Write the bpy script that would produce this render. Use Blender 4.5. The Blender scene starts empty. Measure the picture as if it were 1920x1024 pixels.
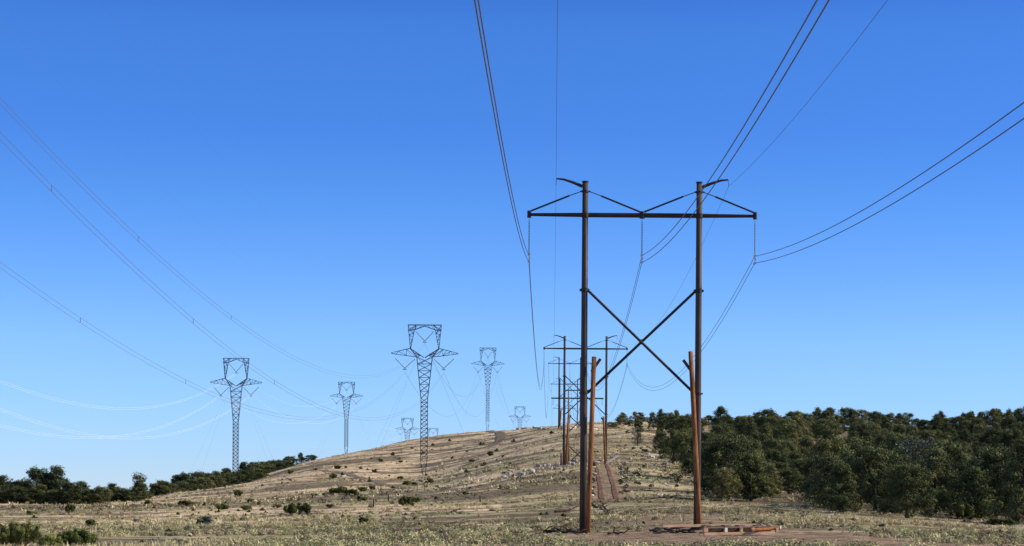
import bpy, math, random
import numpy as np
from mathutils import Vector, Matrix

random.seed(7)
rng = np.random.default_rng(11)
scene = bpy.context.scene
COL = scene.collection
F = 4020.0            # focal length in pixels of a 1920 wide picture
HX, HY = 960.0, 940.0
ROLL = math.radians(0.4)
SR, CR = math.sin(ROLL), math.cos(ROLL)

def at(px, py, Y):
    """direction seen in the survey picture, taken out to depth Y"""
    dx, dy = px - HX, HY - py
    return Vector(((dx * CR - dy * SR) * Y / F, Y, (dx * SR + dy * CR) * Y / F))

def proj(p):
    x, z = p[0] * F / p[1], p[2] * F / p[1]
    return (HX + x * CR + z * SR, HY - (-x * SR + z * CR))

# ------------------------------------------------------------------ properties
def tag(o, label=None, cat=None, group=None, kind=None):
    if label: o['label'] = label
    if cat: o['category'] = cat
    if group: o['group'] = group
    if kind: o['kind'] = kind
    return o

def link(o, parent=None):
    COL.objects.link(o)
    if parent is not None: o.parent = parent
    return o

def empty(name, loc=(0, 0, 0), rz=0, parent=None):
    o = bpy.data.objects.new(name, None)
    o.location = loc; o.rotation_euler = (0, 0, rz); o.empty_display_size = .5
    return link(o, parent)

def copy_tree(o, parent=None):
    c = o.copy(); COL.objects.link(c)
    if parent is not None: c.parent = parent
    for ch in list(o.children): copy_tree(ch, c)
    return c

# ------------------------------------------------------------------ mesh builder
class MB:
    def __init__(s): s.v, s.f = [], []
    def bar(s, a, b, r, r2=None, n=4, caps=True):
        a, b = Vector(a), Vector(b)
        if r2 is None: r2 = r
        d = (b - a)
        if d.length < 1e-6: return
        d.normalize()
        u = d.cross(Vector((0, 0, 1)) if abs(d.z) < .95 else Vector((0, 1, 0))).normalized()
        w = d.cross(u)
        k = len(s.v)
        for p, rr in ((a, r), (b, r2)):
            for i in range(n):
                t = 2 * math.pi * (i + .5) / n
                s.v.append(p + u * math.cos(t) * rr + w * math.sin(t) * rr)
        for i in range(n):
            j = (i + 1) % n
            s.f.append((k + i, k + j, k + n + j, k + n + i))
        if caps:
            s.f.append(tuple(k + i for i in reversed(range(n))))
            s.f.append(tuple(k + n + i for i in range(n)))
    def path(s, pts, r, n=6, r2=None):
        pts = [Vector(p) for p in pts]
        if r2 is None: r2 = r
        k = len(s.v); m = len(pts)
        for q, p in enumerate(pts):
            d = (pts[min(q + 1, m - 1)] - pts[max(q - 1, 0)]).normalized()
            u = d.cross(Vector((0, 0, 1)) if abs(d.z) < .95 else Vector((0, 1, 0))).normalized()
            w = d.cross(u); rr = r + (r2 - r) * q / (m - 1)
            for i in range(n):
                t = 2 * math.pi * i / n
                s.v.append(p + u * math.cos(t) * rr + w * math.sin(t) * rr)
        for q in range(m - 1):
            for i in range(n):
                j = (i + 1) % n
                s.f.append((k + q * n + i, k + q * n + j, k + (q + 1) * n + j, k + (q + 1) * n + i))
        s.f.append(tuple(k + i for i in reversed(range(n))))
        s.f.append(tuple(k + (m - 1) * n + i for i in range(n)))
    def box(s, c, sx, sy, sz, rot=None):
        c = Vector(c); k = len(s.v)
        for x in (-1, 1):
            for y in (-1, 1):
                for z in (-1, 1):
                    p = Vector((x * sx / 2, y * sy / 2, z * sz / 2))
                    if rot is not None: p = rot @ p
                    s.v.append(c + p)
        for q in ((0, 1, 3, 2), (4, 6, 7, 5), (0, 4, 5, 1), (2, 3, 7, 6), (0, 2, 6, 4), (1, 5, 7, 3)):
            s.f.append(tuple(k + i for i in q))
    def build(s, name, mat, parent=None, smooth=False):
        me = bpy.data.meshes.new(name)
        me.from_pydata([tuple(p) for p in s.v], [], s.f)
        me.materials.append(mat)
        if smooth:
            me.polygons.foreach_set('use_smooth', [True] * len(me.polygons))
        me.update()
        return link(bpy.data.objects.new(name, me), parent)

def np_mesh(name, verts, faces, mat, parent=None, tone=None, smooth=False, linkit=True):
    """faces: (n,k) int array"""
    me = bpy.data.meshes.new(name)
    n, k = faces.shape
    me.vertices.add(len(verts)); me.vertices.foreach_set('co', verts.astype(np.float32).ravel())
    me.loops.add(n * k); me.loops.foreach_set('vertex_index', faces.astype(np.int32).ravel())
    me.polygons.add(n)
    me.polygons.foreach_set('loop_start', np.arange(0, n * k, k, dtype=np.int32))
    if smooth: me.polygons.foreach_set('use_smooth', np.ones(n, dtype=bool))
    me.update(calc_edges=True)
    if tone is not None:
        for nm, arr in tone.items():
            at_ = me.attributes.new(nm, 'FLOAT', 'POINT')
            at_.data.foreach_set('value', arr.astype(np.float32))
    me.materials.append(mat)
    o = bpy.data.objects.new(name, me)
    return link(o, parent) if linkit else o

# ------------------------------------------------------------------ materials
def newmat(name, rough=.8, spec=.2, metal=0):
    m = bpy.data.materials.new(name); m.use_nodes = True
    nt = m.node_tree; b = nt.nodes['Principled BSDF']
    b.inputs['Roughness'].default_value = rough
    b.inputs['Metallic'].default_value = metal
    b.inputs['Specular IOR Level'].default_value = spec
    return m, nt, b

def noise(nt, scale, detail=4, coord='Object', vec_scale=None, dist=0, rough=.55):
    tc = nt.nodes.new('ShaderNodeTexCoord')
    n = nt.nodes.new('ShaderNodeTexNoise')
    n.inputs['Scale'].default_value = scale; n.inputs['Detail'].default_value = detail
    n.inputs['Roughness'].default_value = rough; n.inputs['Distortion'].default_value = dist
    src = tc.outputs[coord]
    if vec_scale:
        mp = nt.nodes.new('ShaderNodeMapping'); mp.inputs['Scale'].default_value = vec_scale
        nt.links.new(src, mp.inputs[0]); src = mp.outputs[0]
    nt.links.new(src, n.inputs['Vector'])
    return n.outputs['Fac']

def ramp(nt, fac, stops):
    r = nt.nodes.new('ShaderNodeValToRGB'); e = r.color_ramp.elements
    while len(e) < len(stops): e.new(.5)
    for i, (p, c) in enumerate(stops):
        e[i].position = p; e[i].color = (*c, 1)
    nt.links.new(fac, r.inputs[0])
    return r.outputs[0]

def mixc(nt, fac, a, b, mode='MIX'):
    m = nt.nodes.new('ShaderNodeMix'); m.data_type = 'RGBA'; m.blend_type = mode
    for sock, v in ((m.inputs[0], fac), (m.inputs[6], a), (m.inputs[7], b)):
        if hasattr(v, 'is_output') or isinstance(v, bpy.types.NodeSocket): nt.links.new(v, sock)
        elif isinstance(v, (int, float)): sock.default_value = v
        else: sock.default_value = (*v, 1)
    return m.outputs[2]

def attr(nt, name):
    a = nt.nodes.new('ShaderNodeAttribute'); a.attribute_name = name
    return a.outputs['Fac']

def objrand(nt):
    return nt.nodes.new('ShaderNodeObjectInfo').outputs['Random']

def mathn(nt, op, a, b=None, clamp=False):
    m = nt.nodes.new('ShaderNodeMath'); m.operation = op; m.use_clamp = clamp
    for i, v in enumerate((a, b)):
        if v is None: continue
        if isinstance(v, bpy.types.NodeSocket): nt.links.new(v, m.inputs[i])
        else: m.inputs[i].default_value = v
    return m.outputs[0]

def bump(nt, b, h, strength=.4, dist=.05):
    bp = nt.nodes.new('ShaderNodeBump'); bp.inputs['Strength'].default_value = strength
    bp.inputs['Distance'].default_value = dist
    nt.links.new(h, bp.inputs['Height']); nt.links.new(bp.outputs[0], b.inputs['Normal'])

M = {}
def simple(key, stops, scale, rough=.8, spec=.2, metal=0, vs=None, bstr=0, detail=5):
    m, nt, b = newmat(key, rough, spec, metal)
    f = noise(nt, scale, detail, vec_scale=vs)
    nt.links.new(ramp(nt, f, stops), b.inputs['Base Color'])
    if bstr: bump(nt, b, f, bstr, .03)
    M[key] = m
    return m

m, nt, b = newmat('weathering_steel', .6, .3)
st_ = noise(nt, 4.0, 7, vec_scale=(5, 5, .16), rough=.7)
pt_ = noise(nt, .55, 4, vec_scale=(1, 1, .5))
c = ramp(nt, st_, [(.30, (.026, .018, .017)), (.5, (.062, .043, .037)), (.64, (.105, .074, .060)), (.78, (.17, .10, .065))])
c = mixc(nt, 1.0, c, ramp(nt, pt_, [(.3, (.6, .6, .62)), (.7, (1.4, 1.35, 1.3))]), 'MULTIPLY')
nt.links.new(c, b.inputs['Base Color']); bump(nt, b, st_, .25, .01)
M['weathering_steel'] = m
simple('weathering_steel_dark', [(.3, (.022, .014, .013)), (.7, (.046, .029, .025))], 2.0, .6, .3)
m, nt, b = newmat('rust_orange', .85, .1)
st_ = noise(nt, 4.5, 8, vec_scale=(5, 5, .14), rough=.72)
pt_ = noise(nt, .8, 5, vec_scale=(1, 1, .5))
c = ramp(nt, st_, [(.32, (.060, .024, .014)), (.45, (.22, .088, .036)), (.55, (.40, .175, .070)), (.68, (.60, .32, .16))])
c = mixc(nt, 1.0, c, ramp(nt, pt_, [(.32, (.5, .48, .46)), (.68, (1.3, 1.25, 1.2))]), 'MULTIPLY')
nt.links.new(c, b.inputs['Base Color']); bump(nt, b, st_, .5, .02)
M['rust_orange'] = m
simple('galvanised', [(.3, (.055, .058, .07)), (.7, (.12, .125, .145))], 3, .5, .4, .3)
simple('insulator_grey', [(.3, (.18, .18, .24)), (.7, (.34, .34, .42))], 9, .4, .4)
simple('clamp_pale', [(.3, (.5, .5, .52)), (.7, (.75, .75, .78))], 9, .35, .5)
simple('cable_dark', [(.3, (.045, .045, .055)), (.7, (.09, .09, .11))], 4, .5, .4)
simple('cable_grey', [(.3, (.13, .12, .16)), (.7, (.22, .2, .26))], 4, .5, .3)
simple('cable_sunlit', [(.3, (.74, .78, .84)), (.7, (.86, .88, .92))], 4, .5, .3)  # near white colour stands in for sunlight on these cables
simple('old_wood', [(.3, (.20, .15, .095)), (.7, (.40, .30, .18))], 2, .9, .1, vs=(5, 5, .5))
simple('lumber', [(.3, (.44, .24, .13)), (.7, (.76, .50, .31))], 3, .85, .1, vs=(.6, 4, 4))
simple('lumber_pale', [(.3, (.84, .76, .56)), (.7, (.93, .88, .72))], 3, .85, .1, vs=(.6, 4, 4))
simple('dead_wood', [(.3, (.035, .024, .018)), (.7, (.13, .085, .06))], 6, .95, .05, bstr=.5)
simple('dead_wood_pale', [(.3, (.16, .12, .10)), (.7, (.34, .27, .21))], 6, .95, .05, bstr=.5)
simple('bark', [(.3, (.05, .038, .03)), (.7, (.14, .11, .09))], 5, .95, .05, vs=(4, 4, .6), bstr=.6)
simple('dirt_red', [(.3, (.11, .058, .036)), (.5, (.20, .110, .068)), (.7, (.31, .19, .125))], .9, .97, .05, bstr=.6, detail=9)
simple('dirt_grey', [(.3, (.17, .125, .085)), (.7, (.29, .22, .15))], .6, .97, .05, bstr=.6, detail=9)
m, nt, b = newmat('stone', .92, .1)
f = noise(nt, 3, 6)
c1 = ramp(nt, f, [(.3, (.16, .12, .10)), (.55, (.36, .29, .23)), (.75, (.56, .48, .38))])
nt.links.new(mixc(nt, mathn(nt, 'MULTIPLY', objrand(nt), .75), c1, (.82, .72, .58)), b.inputs['Base Color'])
bump(nt, b, f, .6, .08); M['stone'] = m

def foliage(key, dark, mid, warm, hueamt=.5):
    m, nt, b = newmat(key, .85, .12)
    f = noise(nt, .9, 3)
    base = ramp(nt, f, [(.35, dark), (.65, mid)])
    r = objrand(nt)
    c = mixc(nt, mathn(nt, 'MULTIPLY', r, hueamt), base, warm)
    t = attr(nt, 'tone')
    r2 = nt.nodes.new('ShaderNodeTexWhiteNoise'); r2.noise_dimensions = '1D'; nt.links.new(mathn(nt, 'MULTIPLY', r, 37.7), r2.inputs['W'])
    c = mixc(nt, 1.0, c, ramp(nt, r2.outputs[0], [(0, (.60, .66, .66)), (.6, (1.0, 1.0, .98)), (.88, (1.3, 1.22, 1.1)), (1, (1.7, 1.45, 1.45))]), 'MULTIPLY')
    cc = mixc(nt, 1.0, c, ramp(nt, t, [(0, (.40, .42, .45)), (.5, (1.0, 1.0, .98)), (1, (2.1, 2.0, 1.8))]), 'MULTIPLY')  # bright end of the tone ramp paints sunlit highlights into the leaves
    nt.links.new(cc, b.inputs['Base Color'])
    M[key] = m
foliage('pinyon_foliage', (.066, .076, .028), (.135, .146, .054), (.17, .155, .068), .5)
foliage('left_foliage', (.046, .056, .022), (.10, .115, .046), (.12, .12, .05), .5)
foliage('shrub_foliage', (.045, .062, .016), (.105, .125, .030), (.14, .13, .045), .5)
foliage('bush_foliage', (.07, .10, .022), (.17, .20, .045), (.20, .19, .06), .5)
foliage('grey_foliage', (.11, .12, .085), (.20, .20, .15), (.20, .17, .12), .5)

# terrain: zones come in as attributes
m, nt, b = newmat('dry_ground', .97, .05)
fine = noise(nt, .9, 10, rough=.65)
streak = noise(nt, .15, 9, vec_scale=(.55, 1.0, 1), rough=.68, dist=.5)
big = noise(nt, .012, 5)
olive = ramp(nt, streak, [(.34, (.12, .085, .045)), (.43, (.30, .23, .125)), (.53, (.50, .39, .22)), (.66, (.68, .54, .32))])
tan = ramp(nt, streak, [(.34, (.16, .105, .06)), (.40, (.52, .35, .20)), (.50, (.82, .58, .35)), (.66, (.92, .72, .46))])
c = mixc(nt, attr(nt, 'tan'), olive, tan)
c = mixc(nt, attr(nt, 'dirt'), c, ramp(nt, fine, [(.3, (.20, .125, .078)), (.5, (.33, .215, .135)), (.7, (.46, .33, .21))]))
c = mixc(nt, attr(nt, 'litter'), c, (.12, .085, .052))
c = mixc(nt, mathn(nt, 'MULTIPLY', attr(nt, 'scrub'), .8), c, ramp(nt, fine, [(.3, (.09, .068, .042)), (.7, (.24, .18, .115))]))
c = mixc(nt, 1.0, c, ramp(nt, fine, [(.3, (.55, .55, .55)), (.7, (1.4, 1.4, 1.4))]), 'MULTIPLY')
nt.links.new(c, b.inputs['Base Color'])
bump(nt, b, mathn(nt, 'ADD', fine, streak), .9, .5)
M['ground'] = m

m, nt, b = newmat('grass_blades', .9, .08)
c = ramp(nt, attr(nt, 'tone'), [(0, (.20, .14, .075)), (.3, (.44, .345, .185)), (.6, (.66, .53, .30)), (.8, (.80, .66, .41)), (1, (.88, .75, .52))])
c = mixc(nt, mathn(nt, 'MULTIPLY', attr(nt, 'green'), .6), c, (.40, .38, .17))
nt.links.new(c, b.inputs['Base Color'])
M['grass'] = m

m, nt, b = newmat('sage_leaves', .9, .08)
c = ramp(nt, attr(nt, 'hue'), [(0, (.24, .25, .105)), (.35, (.40, .39, .175)), (.7, (.53, .48, .235)), (1, (.62, .52, .29))])
c = mixc(nt, attr(nt, 'dead'), c, (.20, .145, .095))
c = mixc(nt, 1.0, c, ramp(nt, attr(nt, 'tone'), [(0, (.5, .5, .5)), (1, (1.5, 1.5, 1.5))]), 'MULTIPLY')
nt.links.new(c, b.inputs['Base Color'])
M['sage'] = m

# ------------------------------------------------------------------ terrain
def vnoise(x, y, seed=0):
    xi = np.floor(x).astype(np.int64); yi = np.floor(y).astype(np.int64)
    xf, yf = x - xi, y - yi
    def h(a, b):
        n = (a * 374761393 + b * 668265263 + seed * 1442695041) & 0x7fffffff
        n = ((n ^ (n >> 13)) * 1274126177) & 0x7fffffff
        return ((n ^ (n >> 16)) & 0xffff) / 65535.0
    u, v = xf * xf * (3 - 2 * xf), yf * yf * (3 - 2 * yf)
    return (h(xi, yi) * (1 - u) + h(xi + 1, yi) * u) * (1 - v) + (h(xi, yi + 1) * (1 - u) + h(xi + 1, yi + 1) * u) * v - .5

def fbm(x, y, s, o=4, seed=0):
    r = 0; a = 1
    for i in range(o):
        r = r + a * vnoise(x / s, y / s, seed + i); s = s / 2.1; a *= .5
    return r

YK = [40, 80, 110, 150, 200, 280, 400, 550, 700, 850, 1000, 1200, 1600, 3000, 12000]
PROF = {
 -300: [1123, 1035, 1016, 1000, 984, 965, 951, 946, 945, 945, 945, 945, 944, 943, 941],
    0: [1123, 1035, 1016, 1000, 983, 964, 951, 944, 943, 944, 945, 945, 944, 943, 941],
  260: [1123, 1035, 1016, 999, 982, 962, 949, 940, 937, 940, 942, 945, 944, 943, 941],
  440: [1123, 1035, 1016, 998, 979, 956, 936, 920, 911, 906, 912, 925, 938, 942, 941],
  560: [1123, 1035, 1016, 998, 977, 950, 928, 905, 885, 872, 869, 885, 915, 940, 941],
  650: [1123, 1035, 1016, 998, 976, 948, 924, 898, 873, 856, 846, 858, 895, 938, 941],
  792: [1123, 1035, 1016, 998, 975, 943, 921, 903, 870, 842, 825, 818, 860, 935, 941],
  914: [1123, 1035, 1016, 998, 973, 938, 898, 870, 846, 826, 813, 804, 850, 935, 941],
 1049: [1123, 1035, 1016, 1002, 968, 926, 872, 842, 812, 797, 800, 812, 850, 935, 941],
 1120: [1123, 1035, 1016, 1001, 964, 922, 870, 838, 808, 794, 798, 812, 850, 935, 941],
 1204: [1123, 1035, 1016, 996, 958, 918, 868, 835, 806, 794, 797, 810, 850, 935, 941],
 1309: [1123, 1035, 1013, 987, 958, 925, 886, 846, 816, 800, 798, 810, 850, 935, 941],
 1450: [1123, 1035, 1014, 992, 960, 929, 892, 850, 822, 804, 798, 808, 850, 935, 941],
 1600: [1123, 1035, 1015, 996, 966, 936, 900, 860, 828, 808, 800, 806, 850, 935, 941],
 1920: [1123, 1035, 1018, 1003, 986, 950, 908, 865, 830, 808, 800, 804, 850, 935, 941],
 2300: [1123, 1035, 1018, 1003, 986, 950, 908, 865, 830, 808, 800, 804, 850, 935, 941]}
cols = sorted(PROF)
TA = np.array([(c - HX) / F for c in cols]); TL = np.log(np.array(YK, float))
TZ = np.array([[((HY - PROF[c][j]) + (c - HX) * SR) / F for j in range(len(YK))] for c in cols])  # z/Y
NA, NL = 260, 260
ga = np.linspace(TA[0], TA[-1], NA); gl = np.linspace(TL[0], TL[-1], NL)
tmp = np.array([np.interp(ga, TA, TZ[:, j]) for j in range(len(YK))]).T
G = np.array([np.interp(gl, TL, tmp[i]) for i in range(NA)])
def smooth_axis(A, k, ax):
    ker = np.hanning(k + 2)[1:-1]; ker /= ker.sum()
    P = np.pad(A, [(k // 2, k // 2) if i == ax else (0, 0) for i in range(2)], mode='edge')
    return np.apply_along_axis(lambda r: np.convolve(r, ker, 'valid'), ax, P)
G = smooth_axis(smooth_axis(G, 11, 1), 17, 0)

def ground(X, Y):
    X = np.asarray(X, float); Y = np.maximum(np.asarray(Y, float), 1.0)
    a = np.clip(X / np.maximum(Y, 30), ga[0], ga[-1]); l = np.clip(np.log(Y), gl[0], gl[-1])
    fa = (a - ga[0]) / (ga[-1] - ga[0]) * (NA - 1); fl = (l - gl[0]) / (gl[-1] - gl[0]) * (NL - 1)
    i = np.minimum(fa.astype(int), NA - 2); j = np.minimum(fl.astype(int), NL - 2)
    u, v = fa - i, fl - j
    g = (G[i, j] * (1 - u) + G[i + 1, j] * u) * (1 - v) + (G[i, j + 1] * (1 - u) + G[i + 1, j + 1] * u) * v
    z = g * np.maximum(Y, 40.0)
    hill = np.clip((Y - 180) / 400, 0, 1)
    z = z + fbm(X, Y, 45, 4, 3) * (.12 + 1.3 * hill) + fbm(X, Y, 6, 3, 9) * (.12 + .35 * hill)
    return z

def gz(x, y): return float(ground(x, y))

_yy = np.exp(np.linspace(math.log(60), math.log(1300), 1600))
def hit(px, py):
    """first ground point seen in direction (px,py)"""
    best = None
    X = np.array([at(px, py, 1.0).x]) * _yy; Zr = at(px, py, 1.0).z * _yy
    d = ground(X, _yy) - Zr
    k = np.argmax(d >= 0)
    if d[k] < 0:                       # looks over the ridge: take the crest
        k = int(np.argmax(ground(X, _yy) / _yy))
    return Vector((float(X[k]), float(_yy[k]), gz(X[k], _yy[k])))

# ground sheet: fine where it is seen, coarse outwards
aa = np.concatenate([np.linspace(-3, -.30, 30, endpoint=False), np.linspace(-.30, .30, 620), np.linspace(.30, 3, 31)[1:]])
yy = np.concatenate([np.array([-60, -30, -10, 2, 12, 25, 40, 52]), np.exp(np.linspace(math.log(62), math.log(1500), 760)),
                     np.exp(np.linspace(math.log(1500), math.log(30000), 30))[1:]])
AA, YY = np.meshgrid(aa, yy, indexing='ij')
XX = AA * np.maximum(YY, 60)
ZZ = ground(XX, YY)
nI, nJ = XX.shape
V = np.stack([XX, YY, ZZ], -1).reshape(-1, 3)
ii, jj = np.meshgrid(np.arange(nI - 1), np.arange(nJ - 1), indexing='ij')
q = (ii * nJ + jj).ravel()
FQ = np.stack([q, q + nJ, q + nJ + 1, q + 1], -1)

def sstep(x, a, b):
    t = np.clip((x - a) / (b - a), 0, 1); return t * t * (3 - 2 * t)
def zones(X, Y):
    a = X / np.maximum(Y, 30)
    px = HX + a * F
    n = fbm(X, Y, 30, 4, 21)
    # bleached grass on the upper left flank of the hill, in belts
    tan = sstep(Y + n * 260, 330, 640) * (1 - sstep(px + n * 120, 980, 1100)) * .85
    tan = np.maximum(tan, sstep(n, .12, .3) * (px < 940) * .9)
    tan = np.maximum(tan, sstep(Y, 620, 720) * sstep(n + .2, .1, .4) * .8 * (px > 1100))
    # bare red earth: the road across the foot and the worn patch under the poles
    edge = n * 9
    road_c = 132 - np.clip(X - 12, 0, 20) * .9 + (X < 0) * 6
    dirt = (1 - sstep(np.abs(Y + edge * .5 - (118 - np.clip(X - 14, 0, 20) * .8)), 25, 34)) * sstep(X + n * 8, -3, 7) * (1 - sstep(X + n * 6, 20, 27))
    dirt = np.maximum(dirt, (1 - sstep(np.hypot((X - 12.5) / 5.5, (Y - 174) / 14) + n, .6, 1.3)) * .85)
    dirt = np.maximum(dirt, (1 - sstep(np.hypot((X - 3) / 5, (Y - 147) / 4) + n, .5, 1.3)) * .8)
    dirt = np.maximum(dirt, (1 - sstep(np.hypot((X - 12) / 14, (Y - 410) / 30) + n, .5, 1.3)) * .6)
    dirt = np.maximum(dirt, (1 - sstep(np.hypot((X - 15) / 6, (Y - 151) / 6) + n * .6, .7, 1.2)))
    for Qa, hw in tracks[:2]:
        for k in range(0, len(Qa), 3):
            dirt = np.maximum(dirt, (1 - sstep(np.hypot(X - Qa[k, 0], (Y - Qa[k, 1]) * .7) + n * 1.5, 1.0, 2.6)) * .9)
    wood = sstep(px + n * 60, 1290, 1370) * sstep(Y, 215, 245)
    m1 = np.where(Y > 260, fbm(X * .28, Y, 7, 4, 61), fbm(X * .55, Y, 4.5, 4, 62)); m2 = fbm(X, Y, 26, 3, 63)
    scrub = sstep(m1 + m2 * .45, .04, .20)
    scrub = np.maximum(scrub, sstep(m1, .0, .2) * (1 - sstep(np.hypot((X + 47) / 12, (Y - 880) / 60), .6, 1.2)))
    scrub = scrub * (1 - np.clip(dirt, 0, 1)) * sstep(Y, 70, 120)
    return tan * (1 - scrub * .6), np.clip(dirt, 0, 1), wood * .8, scrub
# strips of bare track laid on the sheet
def strip(name, pts, halfw, mat, label, rut=.0, dz=.05, na=9, uneven=.22):
    P = [hit(*p) for p in pts] if len(pts[0]) == 2 else [Vector((p[0], p[1], 0)) for p in pts]
    # resample
    Q = []
    for i in range(len(P) - 1):
        n = max(2, int((P[i + 1] - P[i]).length / 1.2))
        for k in range(n):
            Q.append(P[i].lerp(P[i + 1], k / n))
    Q.append(P[-1])
    Qa = np.array([[p.x, p.y] for p in Q])
    for _ in range(12): Qa[1:-1] = (Qa[:-2] + Qa[2:] + 2 * Qa[1:-1]) / 4
    T = np.gradient(Qa, axis=0); T /= np.linalg.norm(T, axis=1)[:, None] + 1e-9
    N = np.stack([-T[:, 1], T[:, 0]], -1)
    s = np.linspace(-1, 1, na)
    hw = halfw * (1 + uneven * fbm(np.arange(len(Qa)) * 1.0, np.zeros(len(Qa)), 5, 3, 5))
    X = Qa[:, None, 0] + N[:, None, 0] * s[None] * hw[:, None]
    Y = Qa[:, None, 1] + N[:, None, 1] * s[None] * hw[:, None]
    Z = ground(X, Y) + dz + rut * np.cos(s * 2 * math.pi)[None] * 1.0
    Z[:, 0] -= dz * 2.2; Z[:, -1] -= dz * 2.2
    v = np.stack([X, Y, Z], -1).reshape(-1, 3)
    a, b_ = np.meshgrid(np.arange(len(Qa) - 1), np.arange(na - 1), indexing='ij')
    q = (a * na + b_).ravel()
    o = np_mesh(name, v, np.stack([q, q + 1, q + na + 1, q + na], -1), mat, smooth=True)
    tag(o, label, 'path', kind='structure')
    return Qa

tracks = []
pf0 = hit(1378, 1004)
tracks.append((strip('dirt_track', [(1128, 936), (1126, 915), (1122, 895), (1118, 878), (1116, 868)], .42, M['dirt_red'], 'left rut of the red dirt track climbing beside the pylon'), 1.0))
tracks.append((strip('dirt_track', [(1156, 936), (1151, 915), (1145, 895), (1140, 878), (1137, 868)], .42, M['dirt_red'], 'right rut of the red dirt track climbing beside the pylon'), 1.0))
tracks.append((strip('hill_path', [(885, 846), (905, 842), (925, 835), (938, 826), (940, 818), (932, 811), (918, 807)], 2.6, M['dirt_grey'], 'grey brown path curving over the crest of the hill', dz=.12), 2.6))
tracks.append((strip('old_track', [(605, 882), (640, 886), (680, 897), (715, 908), (760, 916)], 1.6, M['dirt_grey'], 'faint dark track slanting down the left flank of the hill', dz=.1), 1.6))

tanz, dirtz, wood, scrubz = zones(XX, YY)
gobj = np_mesh('ground', V, FQ, M['ground'], tone={'tan': tanz.ravel(), 'dirt': dirtz.ravel(), 'litter': wood.ravel(), 'scrub': scrubz.ravel()}, smooth=True)
tag(gobj, 'dry rocky grassland rising to a bare tan hill', 'ground', kind='structure')

# ------------------------------------------------------------------ grass and sage (stuff)
def near_track(X, Y, pad=.4):
    bad = (np.abs(X - pf0.x) < 3.6) & (Y > pf0.y - 3.5) & (Y < pf0.y + 2.5)
    for Qa, hw in tracks:
        for k in range(0, len(Qa), 2):
            bad |= (X - Qa[k, 0]) ** 2 + (Y - Qa[k, 1]) ** 2 < (hw * .8 + pad * .3) ** 2
    return bad

def tufts(name, n, y0, y1, per, h0, h1, wid, label, thr=0.0, greens=.6, amin=-.27, amax=.27, py=1.3):
    # density falls with distance
    Y = y0 * (y1 / y0) ** (rng.random(n) ** py)
    X = (amin + (amax - amin) * rng.random(n)) * Y
    tz, dz_, wz, sz_ = zones(X, Y)
    nn = fbm(X, Y, 7, 3, 31) + fbm(X, Y, 30, 2, 33) * .6
    keep = (rng.random(n) > dz_ * 1.05) & (nn > thr - .12 + rng.random(n) * .25) & (rng.random(n) > tz * .72) & (rng.random(n) > wz * .8) & (rng.random(n) > sz_ * .85)
    SCR = sz_
    keep &= ~near_track(X, Y)
    X, Y, nn, tz, SCR = X[keep], Y[keep], nn[keep], tz[keep], SCR[keep]
    n = len(X); Z = ground(X, Y) - .03
    sc = (h0 + (h1 - h0) * rng.random(n) ** 1.6)
    ct = np.clip(.5 + rng.normal(0, .11, n) + tz * .2 - SCR * .45 + fbm(X, Y, 16, 3, 88) * .45, 0, 1)
    cg = np.clip(greens * (rng.random(n) ** 1.2) * (1.2 - tz) + fbm(X, Y, 28, 3, 95) * 1.3, 0, 1)
    base = np.stack([X, Y, Z], -1)
    ph = rng.random((n, per)) * 2 * math.pi
    el = rng.uniform(.15, 1.35, (n, per))
    L = sc[:, None] * rng.uniform(.6, 1.15, (n, per))
    d = np.stack([np.cos(ph) * np.cos(el), np.sin(ph) * np.cos(el), np.sin(el)], -1)
    st = base[:, None] + np.stack([np.cos(ph), np.sin(ph), 0 * ph], -1) * (sc[:, None, None] * rng.uniform(0, .9, (n, per))[..., None])
    tip = st + d * L[..., None]
    sd = np.stack([-np.sin(ph), np.cos(ph), 0 * ph], -1) * (wid * L * rng.uniform(.7, 1.5, (n, per)))[..., None]
    v = np.stack([st - sd, st + sd, tip + sd * .35], 2).reshape(-1, 3)
    tri = np.arange(n * per * 3).reshape(-1, 3)
    tone = np.repeat(np.clip(ct[:, None] + rng.normal(0, .07, (n, per)), 0, 1).ravel(), 3)
    green = np.repeat(np.repeat(cg, per), 3)
    o = np_mesh(name, v, tri, M['grass'], tone={'tone': tone, 'green': green})
    tag(o, label, 'grass', kind='stuff')

tufts('dry_grass', 62000, 78, 330, 22, .13, .40, .13, 'pale dry grass and sage tufts covering the near plain', thr=.05, greens=.5)
tufts('hill_grass', 52000, 300, 1150, 9, .25, .70, .24, 'bleached grass clumps scattered over the hillside', thr=.06, greens=.3, py=.8)

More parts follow.
